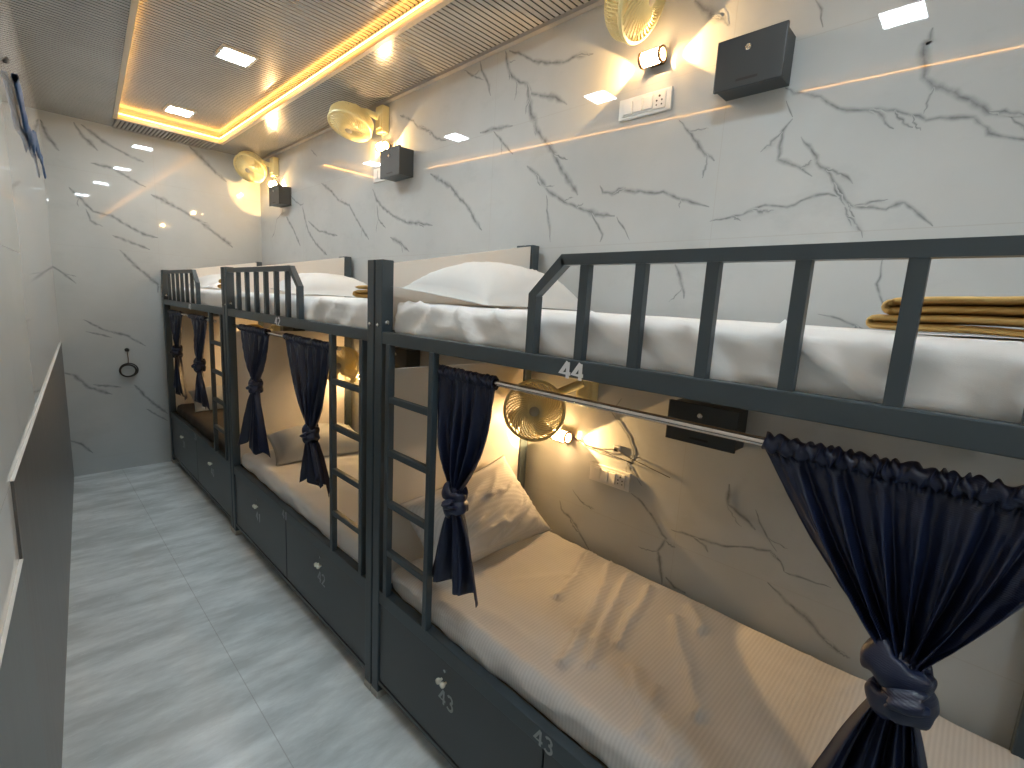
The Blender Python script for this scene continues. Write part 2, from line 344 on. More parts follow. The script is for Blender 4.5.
def rnd_veins(n, u0, u1, v0, v1, seed, slope=-1):
    rnd = random.Random(seed); out = []
    for _ in range(n):
        u, v = rnd.uniform(u0, u1), rnd.uniform(v0, v1); a = rnd.uniform(-2.4, -0.7) if slope < 0 else rnd.uniform(-0.9, -0.3)
        pts = [(u, v)]
        for k in range(rnd.randint(5, 11)):
            a += rnd.uniform(-0.55, 0.55); st = rnd.uniform(0.03, 0.08); u += math.cos(a) * st; v += math.sin(a) * st; pts.append((u, v))
        if all(u0 - .2 < p[0] < u1 + .2 and v0 - .2 < p[1] < v1 + .2 for p in pts): out.append((rnd.choice([4, 5, 7, 9]), pts))
    return out
extraR = rnd_veins(10, 2.6, 6.1, 0.6, 1.5, 3) + rnd_veins(6, 4.6, 6.2, 1.8, 2.9, 5) + rnd_veins(10, -1.3, 0.3, 0.5, 2.9, 8)
wall_mesh('wall_right', m_wallR, [(W, YN, 0), (W, YN, ZR + .1), (W, YE, ZR + .1), (W, YE, 0)], VEINS_RIGHT + extraR + branches(VEINS_RIGHT, 4),
          lambda p, d: (W - d, min(max(p.x, YN), YE), p.y), 1)
wall_mesh('wall_end', m_wallE, [(xl(YE) - .1, YE, 0), (W + .1, YE, 0), (W + .1, YE, ZR + .1), (xl(YE) - .1, YE, ZR + .1)], VEINS_END + branches(VEINS_END, 6),
          lambda p, d: (min(p.x, W), YE - d, p.y), 2)
wall_mesh('wall_near', m_wallL, [(xl(YN) - .1, YN, 0), (W + .1, YN, 0), (W + .1, YN, ZR + .1), (xl(YN) - .1, YN, ZR + .1)])
wall_mesh('wall_left', m_wallL, [(xl(YN), YN, 0), (xl(YE), YE, 0), (xl(YE), YE, ZR + .1), (xl(YN), YN, ZR + .1)])
def dado(name, y0, y1, z1, m):
    mb = MB(); t = 0.006
    mb.hexa([(xl(y0) - .004, y0, 0), (xl(y0) + t, y0, 0), (xl(y1) + t, y1, 0), (xl(y1) - .004, y1, 0),
             (xl(y0) - .004, y0, z1), (xl(y0) + t, y0, z1), (xl(y1) + t, y1, z1), (xl(y1) - .004, y1, z1)])
    return struct(mb.build(name, m))
dado('trim_1', 2.44, YE, 1.195, m_dado)
dado('trim_2', YN, 2.44, 0.975, m_dado2)
mb = MB(); t = .0075   # thin bright capping line on top of the dark tiles
for (y0, y1, z) in ((2.44, YE, 1.195), (YN, 2.44, 0.975)):
    mb.hexa([(xl(y0) - .003, y0, z), (xl(y0) + t, y0, z), (xl(y1) + t, y1, z), (xl(y1) - .003, y1, z), (xl(y0) - .003, y0, z + .002), (xl(y0) + t, y0, z + .002), (xl(y1) + t, y1, z + .002), (xl(y1) - .003, y1, z + .002)])
struct(mb.build('trim_3', m_white))
mb = MB(); mb.add([(xl(YN) - .1, YN, 0), (W + .1, YN, 0), (W + .1, YE + .05, 0), (xl(YE) - .1, YE + .05, 0)], [(0, 1, 2, 3)])
struct(mb.build('floor', m_floor))

RX1 = 0.455; RY1 = 5.93; RY0 = -2.0
def rxl(y): return -0.285 - 0.08 * (5.95 - y)
# lower ceiling in four slabs around the recess, and the raised ceiling inside it
mb = MB(); T = 0.16
def slab(p): mb.hexa([(x, y, ZC) for x, y in p] + [(x, y, ZC + T) for x, y in p])
slab([(RX1, YN), (W + .1, YN), (W + .1, YE + .1), (RX1, YE + .1)])
slab([(xl(YN) - .15, YN), (rxl(YN), YN), (rxl(YE), YE + .1), (xl(YE) - .15, YE + .1)])
slab([(rxl(RY1), RY1), (RX1, RY1), (RX1, YE + .1), (rxl(YE), YE + .1)])
slab([(rxl(YN), YN), (RX1, YN), (RX1, RY0), (rxl(RY0), RY0)])
mb.box(-1.3, RX1 + .02, RY0 - .05, RY1 + .05, ZR, ZR + .05)
struct(mb.build('ceiling', m_ceil, fix=True))
# trim around the recess: a small pale flange
mb = MB(); w = .022; h = .012
mb.hexa([(RX1 - .004, RY0, ZC - h), (RX1 + w, RY0, ZC - h), (RX1 + w, RY1, ZC - h), (RX1 - .004, RY1, ZC - h), (RX1 - .004, RY0, ZC + .02), (RX1 + w, RY0, ZC), (RX1 + w, RY1, ZC), (RX1 - .004, RY1, ZC + .02)])
mb.hexa([(rxl(RY0) - w, RY0, ZC - h), (rxl(RY0) + .004, RY0, ZC - h), (rxl(RY1) + .004, RY1, ZC - h), (rxl(RY1) - w, RY1, ZC - h),
         (rxl(RY0) - w, RY0, ZC), (rxl(RY0) + .004, RY0, ZC + .02), (rxl(RY1) + .004, RY1, ZC + .02), (rxl(RY1) - w, RY1, ZC)])
mb.box(rxl(RY1) - w, RX1 + w, RY1 - .004, RY1 + w, ZC - h, ZC + .018)
struct(mb.build('trim_4', m_goldtrim))
# cornice between ceiling and the long wall
mb = MB(); mb.box(W - .03, W - .0005, YN, YE, ZC - .018, ZC + .01); struct(mb.build('trim_5', m_trim))
# the LED strip lying along the recess: far and right sides bright
root = thing('led_strip', 'warm yellow led strip running round the edge of the ceiling recess', 'led strip', (RX1, RY1, ZC))
mb = MB(); zz = ZC + .026
mb.tube([(RX1 - .012, RY0 + .02, zz), (RX1 - .012, RY1 - .014, zz)], .0045, 6)
mb.build('right_run', m_cove, root)
mb = MB(); mb.tube([(RX1 - .014, RY1 - .014, zz), (rxl(RY1) + .014, RY1 - .014, zz)], .0045, 6); mb.build('end_run', m_cove, root)

mb = MB(); mb.tube([(rxl(RY1) + .006, RY1 - .02, ZC + .038), (rxl(RY0) + .006, RY0 + .02, ZC + .038)], .0035, 6); mb.build('left_run', m_cove, root)
# slotted air vent between recess and end wall
root = thing('ceiling_vent', 'slotted grey vent grille in the ceiling between the lit recess and end wall', 'vent', (0.06, 6.09, ZC))
y0, y1, x0, x1 = 5.965, 6.262, rxl(6.1) + .01, 0.42
mb = MB(); mb.box(x0, x1, y0, y1, ZC - .0015, ZC + .002); mb.build('backing', m_black, root)
mb = MB(); n = 25
for i in range(n + 1):
    x = x0 + (x1 - x0) * i / n; mb.box(x - .0075, x + .0075, y0, y1, ZC - .010, ZC - .001)
mb.build('slats', m_trim, root)
mb = MB(); mb.box(x0 - .012, x0, y0, y1, ZC - .012, ZC); mb.box(x1, x1 + .012, y0, y1, ZC - .012, ZC); mb.box(x0, x1, y0 - .01, y0, ZC - .012, ZC); mb.box(x0, x1, y1, y1 + .01, ZC - .012, ZC)
mb.build('frame', m_trim, root)

# ceiling panel lights
PL = [(.055, 5.50, 'square white ceiling light nearest the end wall'), (.06, 4.12, 'square white ceiling light second from the end wall'),
      (0.0, 2.72, 'square white ceiling light third from the end wall'), (-.09, 1.18, 'square white ceiling light above the camera side of the aisle'),
      (-.50, -0.2, 'unseen square fill light added behind the camera'), (-.62, -1.6, 'unseen square fill light added farthest behind the camera')]  # both unseen, added as fill for the aisle and the front bed edges
for x, y, lab in PL:
    r = thing('ceiling_light', lab, 'ceiling light', (x, y, ZR), 'square lights in the ceiling recess')
    mb = MB(); s = .087
    for a in (-1, 1): mb.box(x - s - .008, x + s + .008, y + a * s - .008, y + a * s + .008, ZR - .012, ZR); mb.box(x + a * s - .008, x + a * s + .008, y - s, y + s, ZR - .012, ZR)
    mb.build('frame', m_white, r)
    mb = MB(); mb.box(x - s + .005, x + s - .005, y - s + .005, y + s - .005, ZR - .008, ZR - .001); mb.build('diffuser', m_panel, r)

# ------------------------------------------------------------------ bunk beds
PS = .05
def bunk(y1, mirror, label, guard_end, slats, nums, length=1.92):
    """y1 = far end; the bed is 1.92 m long. mirror False: ladder at the far end."""
    y0 = y1 - length; D = .87
    r = thing('bunk_bed', label, 'bunk bed', (0, (y0 + y1) / 2, 0), 'steel bunk beds along the marble wall')
    for (x, y, h) in ((0, y1 - PS, 1.86), (0, y0, 1.86), (D - PS, y1 - PS, 2.013), (D - PS, y0, 2.013)):
        mb = MB(); mb.bbox(x, x + PS, y, y + PS, .03, h, .004); p = mb.build('post', m_steel, r)
        mb = MB(); mb.bbox(x - .002, x + PS + .002, y - .002, y + PS + .002, 0, .035, .004); mb.build('foot_cap', m_rubber, p)
    a, b = y0 + PS, y1 - PS
    mb = MB(); mb.bbox(.003, .035, a, b, 1.544, 1.591, .003); mb.bbox(D - .035, D - .003, a, b, 1.544, 1.591, .003)
    mb.bbox(PS, D - PS, y0 + .01, y0 + .04, 1.544, 1.591, .003); mb.bbox(PS, D - PS, y1 - .04, y1 - .01, 1.544, 1.591, .003)
    mb.build('upper_rail', m_steel, r)
    mb = MB(); mb.bbox(.003, .04, a, b, .455, .515, .003); mb.bbox(D - .035, D - .003, a, b, .455, .515, .003)
    mb.bbox(PS, D - PS, y0 + .01, y0 + .04, .455, .515, .003); mb.bbox(PS, D - PS, y1 - .04, y1 - .01, .455, .515, .003)
    mb.build('lower_rail', m_steel, r)
    mb = MB(); mb.box(.035, D - .035, y0 + .04, y1 - .04, 1.556, 1.566); mb.build('upper_deck', m_deck, r)
    mb = MB(); mb.box(.04, D - .035, y0 + .04, y1 - .04, .478, .488); mb.build('lower_deck', m_deck, r)
    # storage base: carcass and two drawers
    mb = MB(); mb.box(.03, D - .01, y0 + .012, y0 + .03, .075, .455); mb.box(.03, D - .01, y1 - .03, y1 - .012, .075, .455)
    mb.box(.03, D - .01, y0 + .03, y1 - .03, .075, .09); mb.bbox(.004, .03, a, b, .07, .088, .002)
    mb.build('base_carcass', m_drawer, r)
    yj = y1 - .96
    for k, (d0, d1) in enumerate(((yj + .003, b - .003), (a + .003, yj - .003))):
        mb = MB(); mb.bbox(.008, .026, d0, d1, .092, .451, .003); dr = mb.build('drawer', m_drawer, r)
        yk = d1 - (d1 - d0) * .485
        kb = MB()
        for q in (-.0125, .0125):
            Mx = Matrix.Translation((.008, yk + q, .372)) @ Matrix.Rotation(-PI / 2, 4, 'Y')
            kb.lathe([(.005, 0), (.005, .006), (.0095, .010), (.0115, .017), (.009, .023), (.0, .025)], 14, Mx)
        kb.build('drawer_knob', m_knob, dr, smooth=True)
        kh = MB(); kh.lathe([(.0, 0), (.006, .0), (.006, .003), (.0, .003)], 12, Matrix.Translation((.008, yk - .005, .415)) @ Matrix.Rotation(-PI / 2, 4, 'Y')); kh.build('keyhole', m_lock, dr)
        M = Matrix.Translation((.0072, yk - .016, .305)) @ Matrix(((0, 0, -1, 0), (-1, 0, 0, 0), (0, 1, 0, 0), (0, 0, 0, 1)))
        text(nums[k], .058, M, 'number', m_num2, dr)
    Mt = lambda y, z: Matrix.Translation((.0025, y, z)) @ Matrix(((0, 0, -1, 0), (-1, 0, 0, 0), (0, 1, 0, 0), (0, 0, 0, 1)))
    text(nums[3], .043, Mt(nums[5], 1.563) @ Matrix.Diagonal((1.18, 1, 1, 1)), 'upper_number', m_num, r, .22)
    text(nums[2], .050, Mt(yj, .482), 'lower_number', m_num2, r)
    # ladder
    if mirror: l0, l1 = y0 + .085, y0 + .36
    else: l0, l1 = y1 - .385, y1 - .11
    mb = MB()
    for y in (l0, l1): mb.bbox(-.002, .024, y, y + .026, .512, 1.546, .003)
    lad = mb.build('ladder', m_steel, r)
    for z in (.708, .915, 1.125, 1.335):
        mb = MB(); mb.bbox(.0, .022, l0 + .024, l1 + .002, z - .0125, z + .0125, .003); mb.build('rung', m_steel, lad)
    # guard rail with its slats
    e = guard_end; s = 1 if not mirror else -1       # s: direction from guard body towards its cut corner
    post_y = a if not mirror else b
    mb = MB(); tb = .026; x0, x1 = .006, .032
    def poly(pts):
        n = len(pts); o = len(mb.v)
        mb.v += [Vector((x0, y, z)) for y, z in pts] + [Vector((x1, y, z)) for y, z in pts]
        mb.f += [tuple(range(o, o + n)), tuple(range(o + n, o + 2 * n))] + [(o + i, o + (i + 1) % n, o + n + (i + 1) % n, o + n + i) for i in range(n)]; mb.mi += [0] * (n + 2)
    c = .105
    poly([(post_y, 1.825), (e - s * c + s * .000, 1.825), (e - s * c, 1.852), (post_y, 1.852)])
    poly([(e - s * c, 1.852), (e, 1.752), (e - s * .026, 1.745), (e - s * (c + .012), 1.826)])
    poly([(e, 1.752), (e, 1.59), (e - s * .028, 1.59), (e - s * .028, 1.745)])
    gr = mb.build('guard_rail', m_steel, r)
    for y in slats:
        mb = MB(); mb.bbox(x0 + .002, x1 - .002, y - .026, y, 1.589, 1.827, .002); mb.build('guard_bar', m_steel, gr)
    # boards at the head end
    mb = MB(); yb = y1 - .030
    mb.box(.052, D - PS - .002, yb - .009, yb + .009, .50, 1.442); mb.build('lower_end_board', m_board, r)
    mb = MB()
    P = [(.052, 1.6), (D - PS - .002, 1.6), (D - PS - .002, 2.005), (.052, 1.850)]
    mb.hexa([(P[0][0], yb - .009, P[0][1]), (P[1][0], yb - .009, P[1][1]), (P[1][0], yb + .009, P[1][1]), (P[0][0], yb + .009, P[0][1]),
             (P[3][0], yb - .009, P[3][1]), (P[2][0], yb - .009, P[2][1]), (P[2][0], yb + .009, P[2][1]), (P[3][0], yb + .009, P[3][1])])
    mb.build('upper_end_board', m_board, r)
    # curtain rod and its bolts
    ra, rb = (l1 if mirror else a), (b if mirror else l0)
    mb = MB(); mb.tube([(.036, ra, 1.482), (.036, rb, 1.482)], .0095, 14); mb.build('curtain_rod', m_chrome, r, smooth=True, angle=.8)
    for y in (y1 - .025, y0 + .025):
        mb = MB(); mb.lathe([(.0, .0), (.008, .0), (.008, .004), (.004, .007), (0, .007)], 12, Matrix.Translation((0, y, 1.615)) @ Matrix.Rotation(-PI / 2, 4, 'Y')); mb.build('bolt', m_lock, r)
    for yy, sg in ((y1 - PS, 1), (y0 + PS, -1)):
        mb = MB(); mb.lathe([(.0, .0), (.009, .0), (.009, .005), (.004, .008), (0, .008)], 12, Matrix.Translation((.022, yy, 1.625)) @ Matrix.Rotation(PI / 2 * sg, 4, 'X')); mb.build('bolt', m_lock, r)
    return r
bunk(2.39, False, 'nearest bunk bed, dark grey steel, bunks 43 and 44, ladder at its far end', 1.596,
     [1.432, 1.279, 1.118, .958, .800, .642], ('43', '44', '43', '44', '', 1.430), 1.96)
bunk(4.32, True, 'middle bunk bed, dark grey steel, bunks 41 and 42, between the other two', 3.128,
     [4.09, 3.93, 3.77, 3.615, 3.46, 3.305], ('41', '42', '41', '42', '', 3.40))
bunk(6.25, True, 'farthest bunk bed, dark grey steel, standing against the end wall', 5.04,
     [6.04, 5.88, 5.72, 5.56, 5.40, 5.235], ('39', '40', '39', '40', '', 5.25))

# ------------------------------------------------------------------ bedding
def soft_box(x0, x1, y0, y1, z0, z1, r, dn, step=.02):
    """rounded box skinned with a fine grid, pushed out by dn(point, normal)"""
    mb = MB(); c0 = Vector((x0 + r, y0 + r, z0 + r)); c1 = Vector((x1 - r, y1 - r, z1 - r))
    def axis(a, b, st): n = max(2, int((b - a) / st)); return [a + (b - a) * i / n for i in range(n + 1)]
    X = axis(x0, x1, step); Y = axis(y0, y1, step * 1.3); Z = axis(z0, z1, min(step, (z1 - z0) / 10))
    def pt(p):
        p = Vector(p); q = Vector([min(max(p[i], c0[i]), c1[i]) for i in range(3)]); n = (p - q)
        if n.length < 1e-9: n = Vector((0, 0, 1))
        n.normalize(); s = q + n * r
        for i in range(3):
            if c0[i] < p[i] < c1[i]: s[i] = p[i] if abs(n[i]) < 1e-6 else s[i]
        return s + n * dn(s, n)
    for z in (z0, z1): mb.grid([[pt((x, y, z)) for y in Y] for x in X])
    for x in (x0, x1): mb.grid([[pt((x, y, z)) for z in Z] for y in Y])
    for y in (y0, y1): mb.grid([[pt((x, y, z)) for z in Z] for x in X])
    return mb
def weld(o, d=.0005):
    bm = bmesh.new(); bm.from_mesh(o.data); bmesh.ops.remove_doubles(bm, verts=bm.verts[:], dist=d)
    bmesh.ops.recalc_face_normals(bm, faces=bm.faces[:]); bm.to_mesh(o.data); bm.free()
    o.data.polygons.foreach_set('use_smooth', [True] * len(o.data.polygons)); o.data.update()
def fold(s, a, k, seed, w=1.0):
    """long creases running in direction a (radians in x-y-z blend)"""
    u = s.y * math.cos(a) + s.z * math.sin(a) * 1.0 + s.x * .2; v = -s.y * math.sin(a) + s.z * math.cos(a)
    return ridge((u * k * .22 + seed, v * k, s.x * 2 + seed)) ** 3 * w
def upper_dn(seed):
    def dn(s, n):
        e = .004 * nz((s.x * 3, s.y * 3, seed)) + .002 * nz((s.x * 11, s.y * 9, s.z * 9 + seed))
        if n.x < -.3:   # the hanging side: diagonal pulled folds
            a = .75 * (1 if nz((s.y * 1.1, seed, 0)) > -.05 else -1)
            u = s.y * math.cos(a) - s.z * math.sin(a); v = s.y * math.sin(a) + s.z * math.cos(a)
            k = smooth(.5 + nz((s.y * 2.2, seed, 4)) * 1.8)
            e += (.030 * max(0, ridge((v * 9, u * 1.6, seed))) ** 3 + .012 * nz((s.y * 5, s.z * 11, seed + 3))) * (.25 + .75 * k) - .010
            e += .008 * max(0, ridge((s.y * 3.2 + s.z * 9, s.y * 9 - s.z * 5, seed + 7))) ** 4
        return e
    return dn
CREASES = [[(0.79,1.861),(0.609,1.788),(0.444,1.736)],[(0.78,1.742),(0.614,1.658),(0.364,1.568),(0.182,1.508)],[(0.766,1.638),(0.563,1.571),(0.355,1.498),(0.232,1.441)],[(0.577,1.498),(0.438,1.452),(0.373,1.433)],[(0.657,1.37),(0.531,1.294),(0.426,1.206),(0.302,1.126)],[(0.314,1.347),(0.241,1.29),(0.185,1.232),(0.115,1.198)],[(0.197,1.187),(0.15,1.135),(0.104,1.091)],[(0.768,1.364),(0.68,1.267)],[(0.758,1.536),(0.568,1.476)],[(0.284,1.252),(0.17,1.212)]]
CSEG = [(Vector(a), Vector(b)) for l in CREASES for a, b in zip(l[:-1], l[1:])]
def crease(s):
    e = 0; p = Vector((s.x + .008 * nz((s.x * 9, s.y * 9, 3)), s.y + .010 * nz((s.x * 8, s.y * 6, 5))))
    for a, b in CSEG:
        ab = b - a; t = (p - a).dot(ab) / ab.length_squared
        if t < -.15 or t > 1.15: continue
        t = max(0, min(1, t)); q = p - (a + ab * t); d = q.y
        e = max(e, math.exp(-(d / .009) ** 2)) if d > 0 else max(e, math.exp(-(d / .024) ** 2))
    return e * .018
def lower_dn(seed, traced=False):
    def dn(s, n):
        e = .004 * nz((s.x * 2.5, s.y * 2.5, seed)) + .0015 * nz((s.x * 14, s.y * 10, seed))
        if n.z > .3:
            if traced: e += crease(s) * smooth((n.z - .3) * 2)
            v = s.y + (s.x - .4) * .42 + .05 * nz((s.x * 3, s.y * 2, seed + 4)); m = smooth((nz((s.x * 1.6, s.y * 1.3, seed + 9)) + .25) * 2.2)
            e += (.004 if traced else .012) * m * max(0, ridge((v * 6.0, s.x * 1.1, seed))) ** 5 + .004 * max(0, ridge((s.x * 6, s.y * 3.5, seed))) ** 2 * smooth(1.2 - s.x * 3)
        if n.x < -.2:
            e += .010 * ridge((s.y * 5, s.z * 12, seed)) ** 2 + .010 * nz((s.y * 3.1, 0, seed)); 
        return e
    return dn
def mattress(label, y1, z0, z1, dn, m, x0=.040, r=.035, step=.018, y_end=None):
    y0 = y_end or y1 - 1.92 + .055; y1 = y1 - .045
    mb = soft_box(x0, .862, y0, y1, z0, z1, r, dn, step)
    o = mb.build('mattress', m); weld(o); return tag(o, label, 'mattress', 'mattresses on the bunk beds')
mattress('white-sheeted mattress on the upper bunk of the nearest bed', 2.39, 1.568, 1.706, upper_dn(1.3), m_sheet, x0=.046)
mattress('white-sheeted mattress on the upper bunk of the middle bed', 4.32, 1.568, 1.706, upper_dn(5.1), m_sheet, x0=.046, step=.026)
mattress('white-sheeted mattress on the upper bunk of the farthest bed', 6.25, 1.568, 1.706, upper_dn(8.2), m_sheet, x0=.046, step=.035)
mattress('striped white-sheeted mattress on the lower bunk of the nearest bed', 2.39, .490, .600, lower_dn(2.2, True), m_sheet2, x0=.050, r=.042, step=.0105, y_end=.425)
mattress('white-sheeted mattress on the lower bunk of the middle bed', 4.32, .490, .600, lower_dn(6.4), m_sheet, x0=.050, r=.042, step=.022)
mattress('dark brown covered mattress on the lower bunk of the farthest bed', 6.25, .490, .590, lower_dn(7.7), m_rustcloth, x0=.050, r=.035, step=.035)

def pillow(label, c, T, seed, n=44, m=None, up=None, flat=.35, creases=.5):
    """c = four corners c00 c10 c11 c01; T = full thickness"""
    c = [Vector(p) for p in c]; nn = (c[1] - c[0]).cross(c[3] - c[0]).normalized()
    if up and nn.dot(Vector(up)) < 0: nn = -nn
    mb = MB(); G = []
    for side in (1, -1):
        P = []
        for i in range(n + 1):
            row = []
            for j in range(n + 1):
                u = -1 + 2 * i / n; v = -1 + 2 * j / n
                # edges bow inward between the pointed corners
                uu = u * (1 - .06 * (1 - v * v) ** 1) ; vv = v * (1 - .09 * (1 - u * u))
                a = (uu + 1) / 2; b = (vv + 1) / 2
                base = c[0] * (1 - a) * (1 - b) + c[1] * a * (1 - b) + c[2] * a * b + c[3] * (1 - a) * b
                fu = max(0, 1 - (abs(u) / .93) ** 2.6); fv = max(0, 1 - (abs(v) / .90) ** 2.6)
                t = (fu * fv) ** .52
                h = T * (1 - flat if side > 0 else flat) * t
                edge = max(abs(u), abs(v))
                rim = 0.0 if edge > .9999 else 1.0; h = (h + (.0025 if side > 0 else .0008)) * rim
                if side > 0:
                    h += t * (.006 * nz((u * 2.2, v * 2.2, seed)) + creases * .010 * (ridge((u * 1.2 + v * .6 + seed, v * 4.5 - u * 2.5, seed)) ** 4 - .2))
                    h += rim * .003 * smooth((edge - .85) * 10) * nz((u * 4, v * 4, seed))
                row.append(base + nn * h * (1 if side > 0 else -1))
            P.append(row)
        mb.grid(P)
    o = mb.build('pillow', m or m_pillow, fix=False); weld(o, .0003)
    return tag(o, label, 'pillow', 'white pillows on the beds')
pillow('striped white pillow leaning on the end board, lower bunk of the nearest bed',
       [(.13, 2.12, .600), (.86, 2.125, .600), (.655, 2.295, .995), (.05, 2.285, .90)], .15, 2.5, m=m_sheet2, up=(0, -1, .3), flat=.22, creases=2.3)
pillow('plump white pillow on the upper bunk of the nearest bed', [(.085, 1.855, 1.712), (.79, 1.93, 1.712), (.79, 2.33, 1.735), (.03, 2.325, 1.762)], .150, 4.1, up=(0, 0, 1), flat=.04)
pillow('plump white pillow on the upper bunk of the middle bed', [(.14, 3.62, 1.712), (.82, 3.60, 1.712), (.82, 4.20, 1.73), (.24, 4.22, 1.74)], .135, 7.4, n=30, up=(0, 0, 1), flat=.04)
pillow('wide white pillow on the lower bunk of the middle bed', [(.13, 3.84, .610), (.83, 3.78, .607), (.83, 4.235, .70), (.20, 4.24, .72)], .12, 9.4, n=30, up=(0, 0, 1), flat=.06)
pillow('grey-white pillow on the lower bunk of the farthest bed', [(.10, 5.72, .597), (.80, 5.75, .597), (.82, 6.16, .70), (.14, 6.17, .72)], .12, 3.4, n=24, up=(0, 0, 1), flat=.06)
pillow('white pillow on the upper bunk of the farthest bed', [(.16, 5.62, 1.712), (.80, 5.62, 1.712), (.80, 6.14, 1.73), (.16, 6.16, 1.74)], .13, 6.6, n=24, up=(0, 0, 1), flat=.04)
# rumpled sheet on the far upper bunk
mb = MB(); P = []
for i in range(40):
    row = []
    for j in range(40):
        u = i / 39; v = j / 39; w = math.sin(PI * u) ** .6 * math.sin(PI * v) ** .6
        row.append((.09 + .50 * u, 4.86 + .40 * v, 1.716 + w * (.035 + .05 * ridge((u * 2.3, v * 2.6, 3.3)) + .02 * nz((u * 9, v * 9, 1)))))
    P.append(row)
mb.grid(P); o = mb.build('rumpled_sheet', m_sheet, smooth=True)
mo = o.modifiers.new('thick', 'SOLIDIFY'); mo.thickness = .002; mo.offset = 1
tag(o, 'rumpled white sheet heaped on the upper bunk of the farthest bed', 'sheet')

def blanket(label, x0, x1, ya, yb, z0, layers, th, seed):
    """long strip of fleece folded back and forth: ya is the rounded end that shows"""
    path = []; gap = th * 1.02
    for k in range(layers):
        z = z0 + th / 2 + k * gap; n = 22; sh = .020 * (k // 2) + .004 * (k % 2)
        ys = [yb + (ya - yb) * i / n for i in range(n + 1)]
        if k % 2: ys = ys[::-1]
        for i, y in enumerate(ys): path.append((min(y, ya - sh), z + .005 * nz((y * 6, k * .4, seed)) + .070 * (ya - y) * k / layers))
        if k < layers - 1:
            yy, d = (ya - .020 * (k // 2), 1) if k % 2 == 0 else (yb, -1)
            for q in range(1, 6):
                a = -PI / 2 + PI * q / 6; path.append((yy - sh * d * 0 + d * math.cos(a) * gap * .55, z + gap / 2 + math.sin(a) * gap / 2))
    mb = MB(); nx = 16; rows = []; n = len(path)
    for s in (1, -1):
        rr = []
        for i, (y, z) in enumerate(path):
            a = path[max(i - 1, 0)]; b = path[min(i + 1, n - 1)]; ty, tz = b[0] - a[0], b[1] - a[1]; L = math.hypot(ty, tz) or 1
            ny, nzz = -tz / L, ty / L
            row = []
            for j in range(nx + 1):
                f = j / nx; x = x0 + (x1 - x0) * f; ed = min(f, 1 - f) / .06; h = th / 2 * (min(1, max(0, ed)) ** .5 if ed < 1 else 1) * .93
                wv = .006 * nz((x * 5, y * 4, seed + z * 30)) + .010 * nz((y * 3, z * 9, seed))
                row.append((x + .008 * nz((y * 5, z * 40, seed)), y + s * ny * h, z + s * nzz * h + .003 * nz((x * 7, y * 6, seed + 2)) + 0 * wv))
            rr.append(row)
        rows.append(rr)
    mb.grid(rows[0] + rows[1][::-1], closed_u=True)
    o = mb.build('folded_blanket', m_blanket); weld(o, .0004)
    return tag(o, label, 'blanket', 'mustard yellow folded blankets')
blanket('mustard yellow folded blanket on the upper bunk of the nearest bed', .14, .50, .85, .545, 1.712, 4, .0140, 1.0)
blanket('end of a mustard yellow folded blanket on the upper bunk of the middle bed', .10, .42, 2.76, 2.50, 1.716, 3, .016, 4.0)
blanket('bit of mustard yellow folded blanket on the upper bunk of the farthest bed', .10, .40, 4.83, 4.45, 1.716, 4, .018, 7.0)
blanket('dark folded cloth on the lower bunk near the ladder of the middle bed', .55, .8, 3.02, 2.8, .604, 2, .014, 9.0)
bl = [o for o in COL.objects if o.name.startswith('folded_blanket')][-1]
bl.name = 'folded_cloth'; bl.data.materials.clear(); bl.data.materials.append(mat('rust_cloth', (.16, .07, .045), .9)); bl['label'] = 'small rust brown folded cloth on the lower bunk of the middle bed'; bl['category'] = 'cloth'; del bl['group']

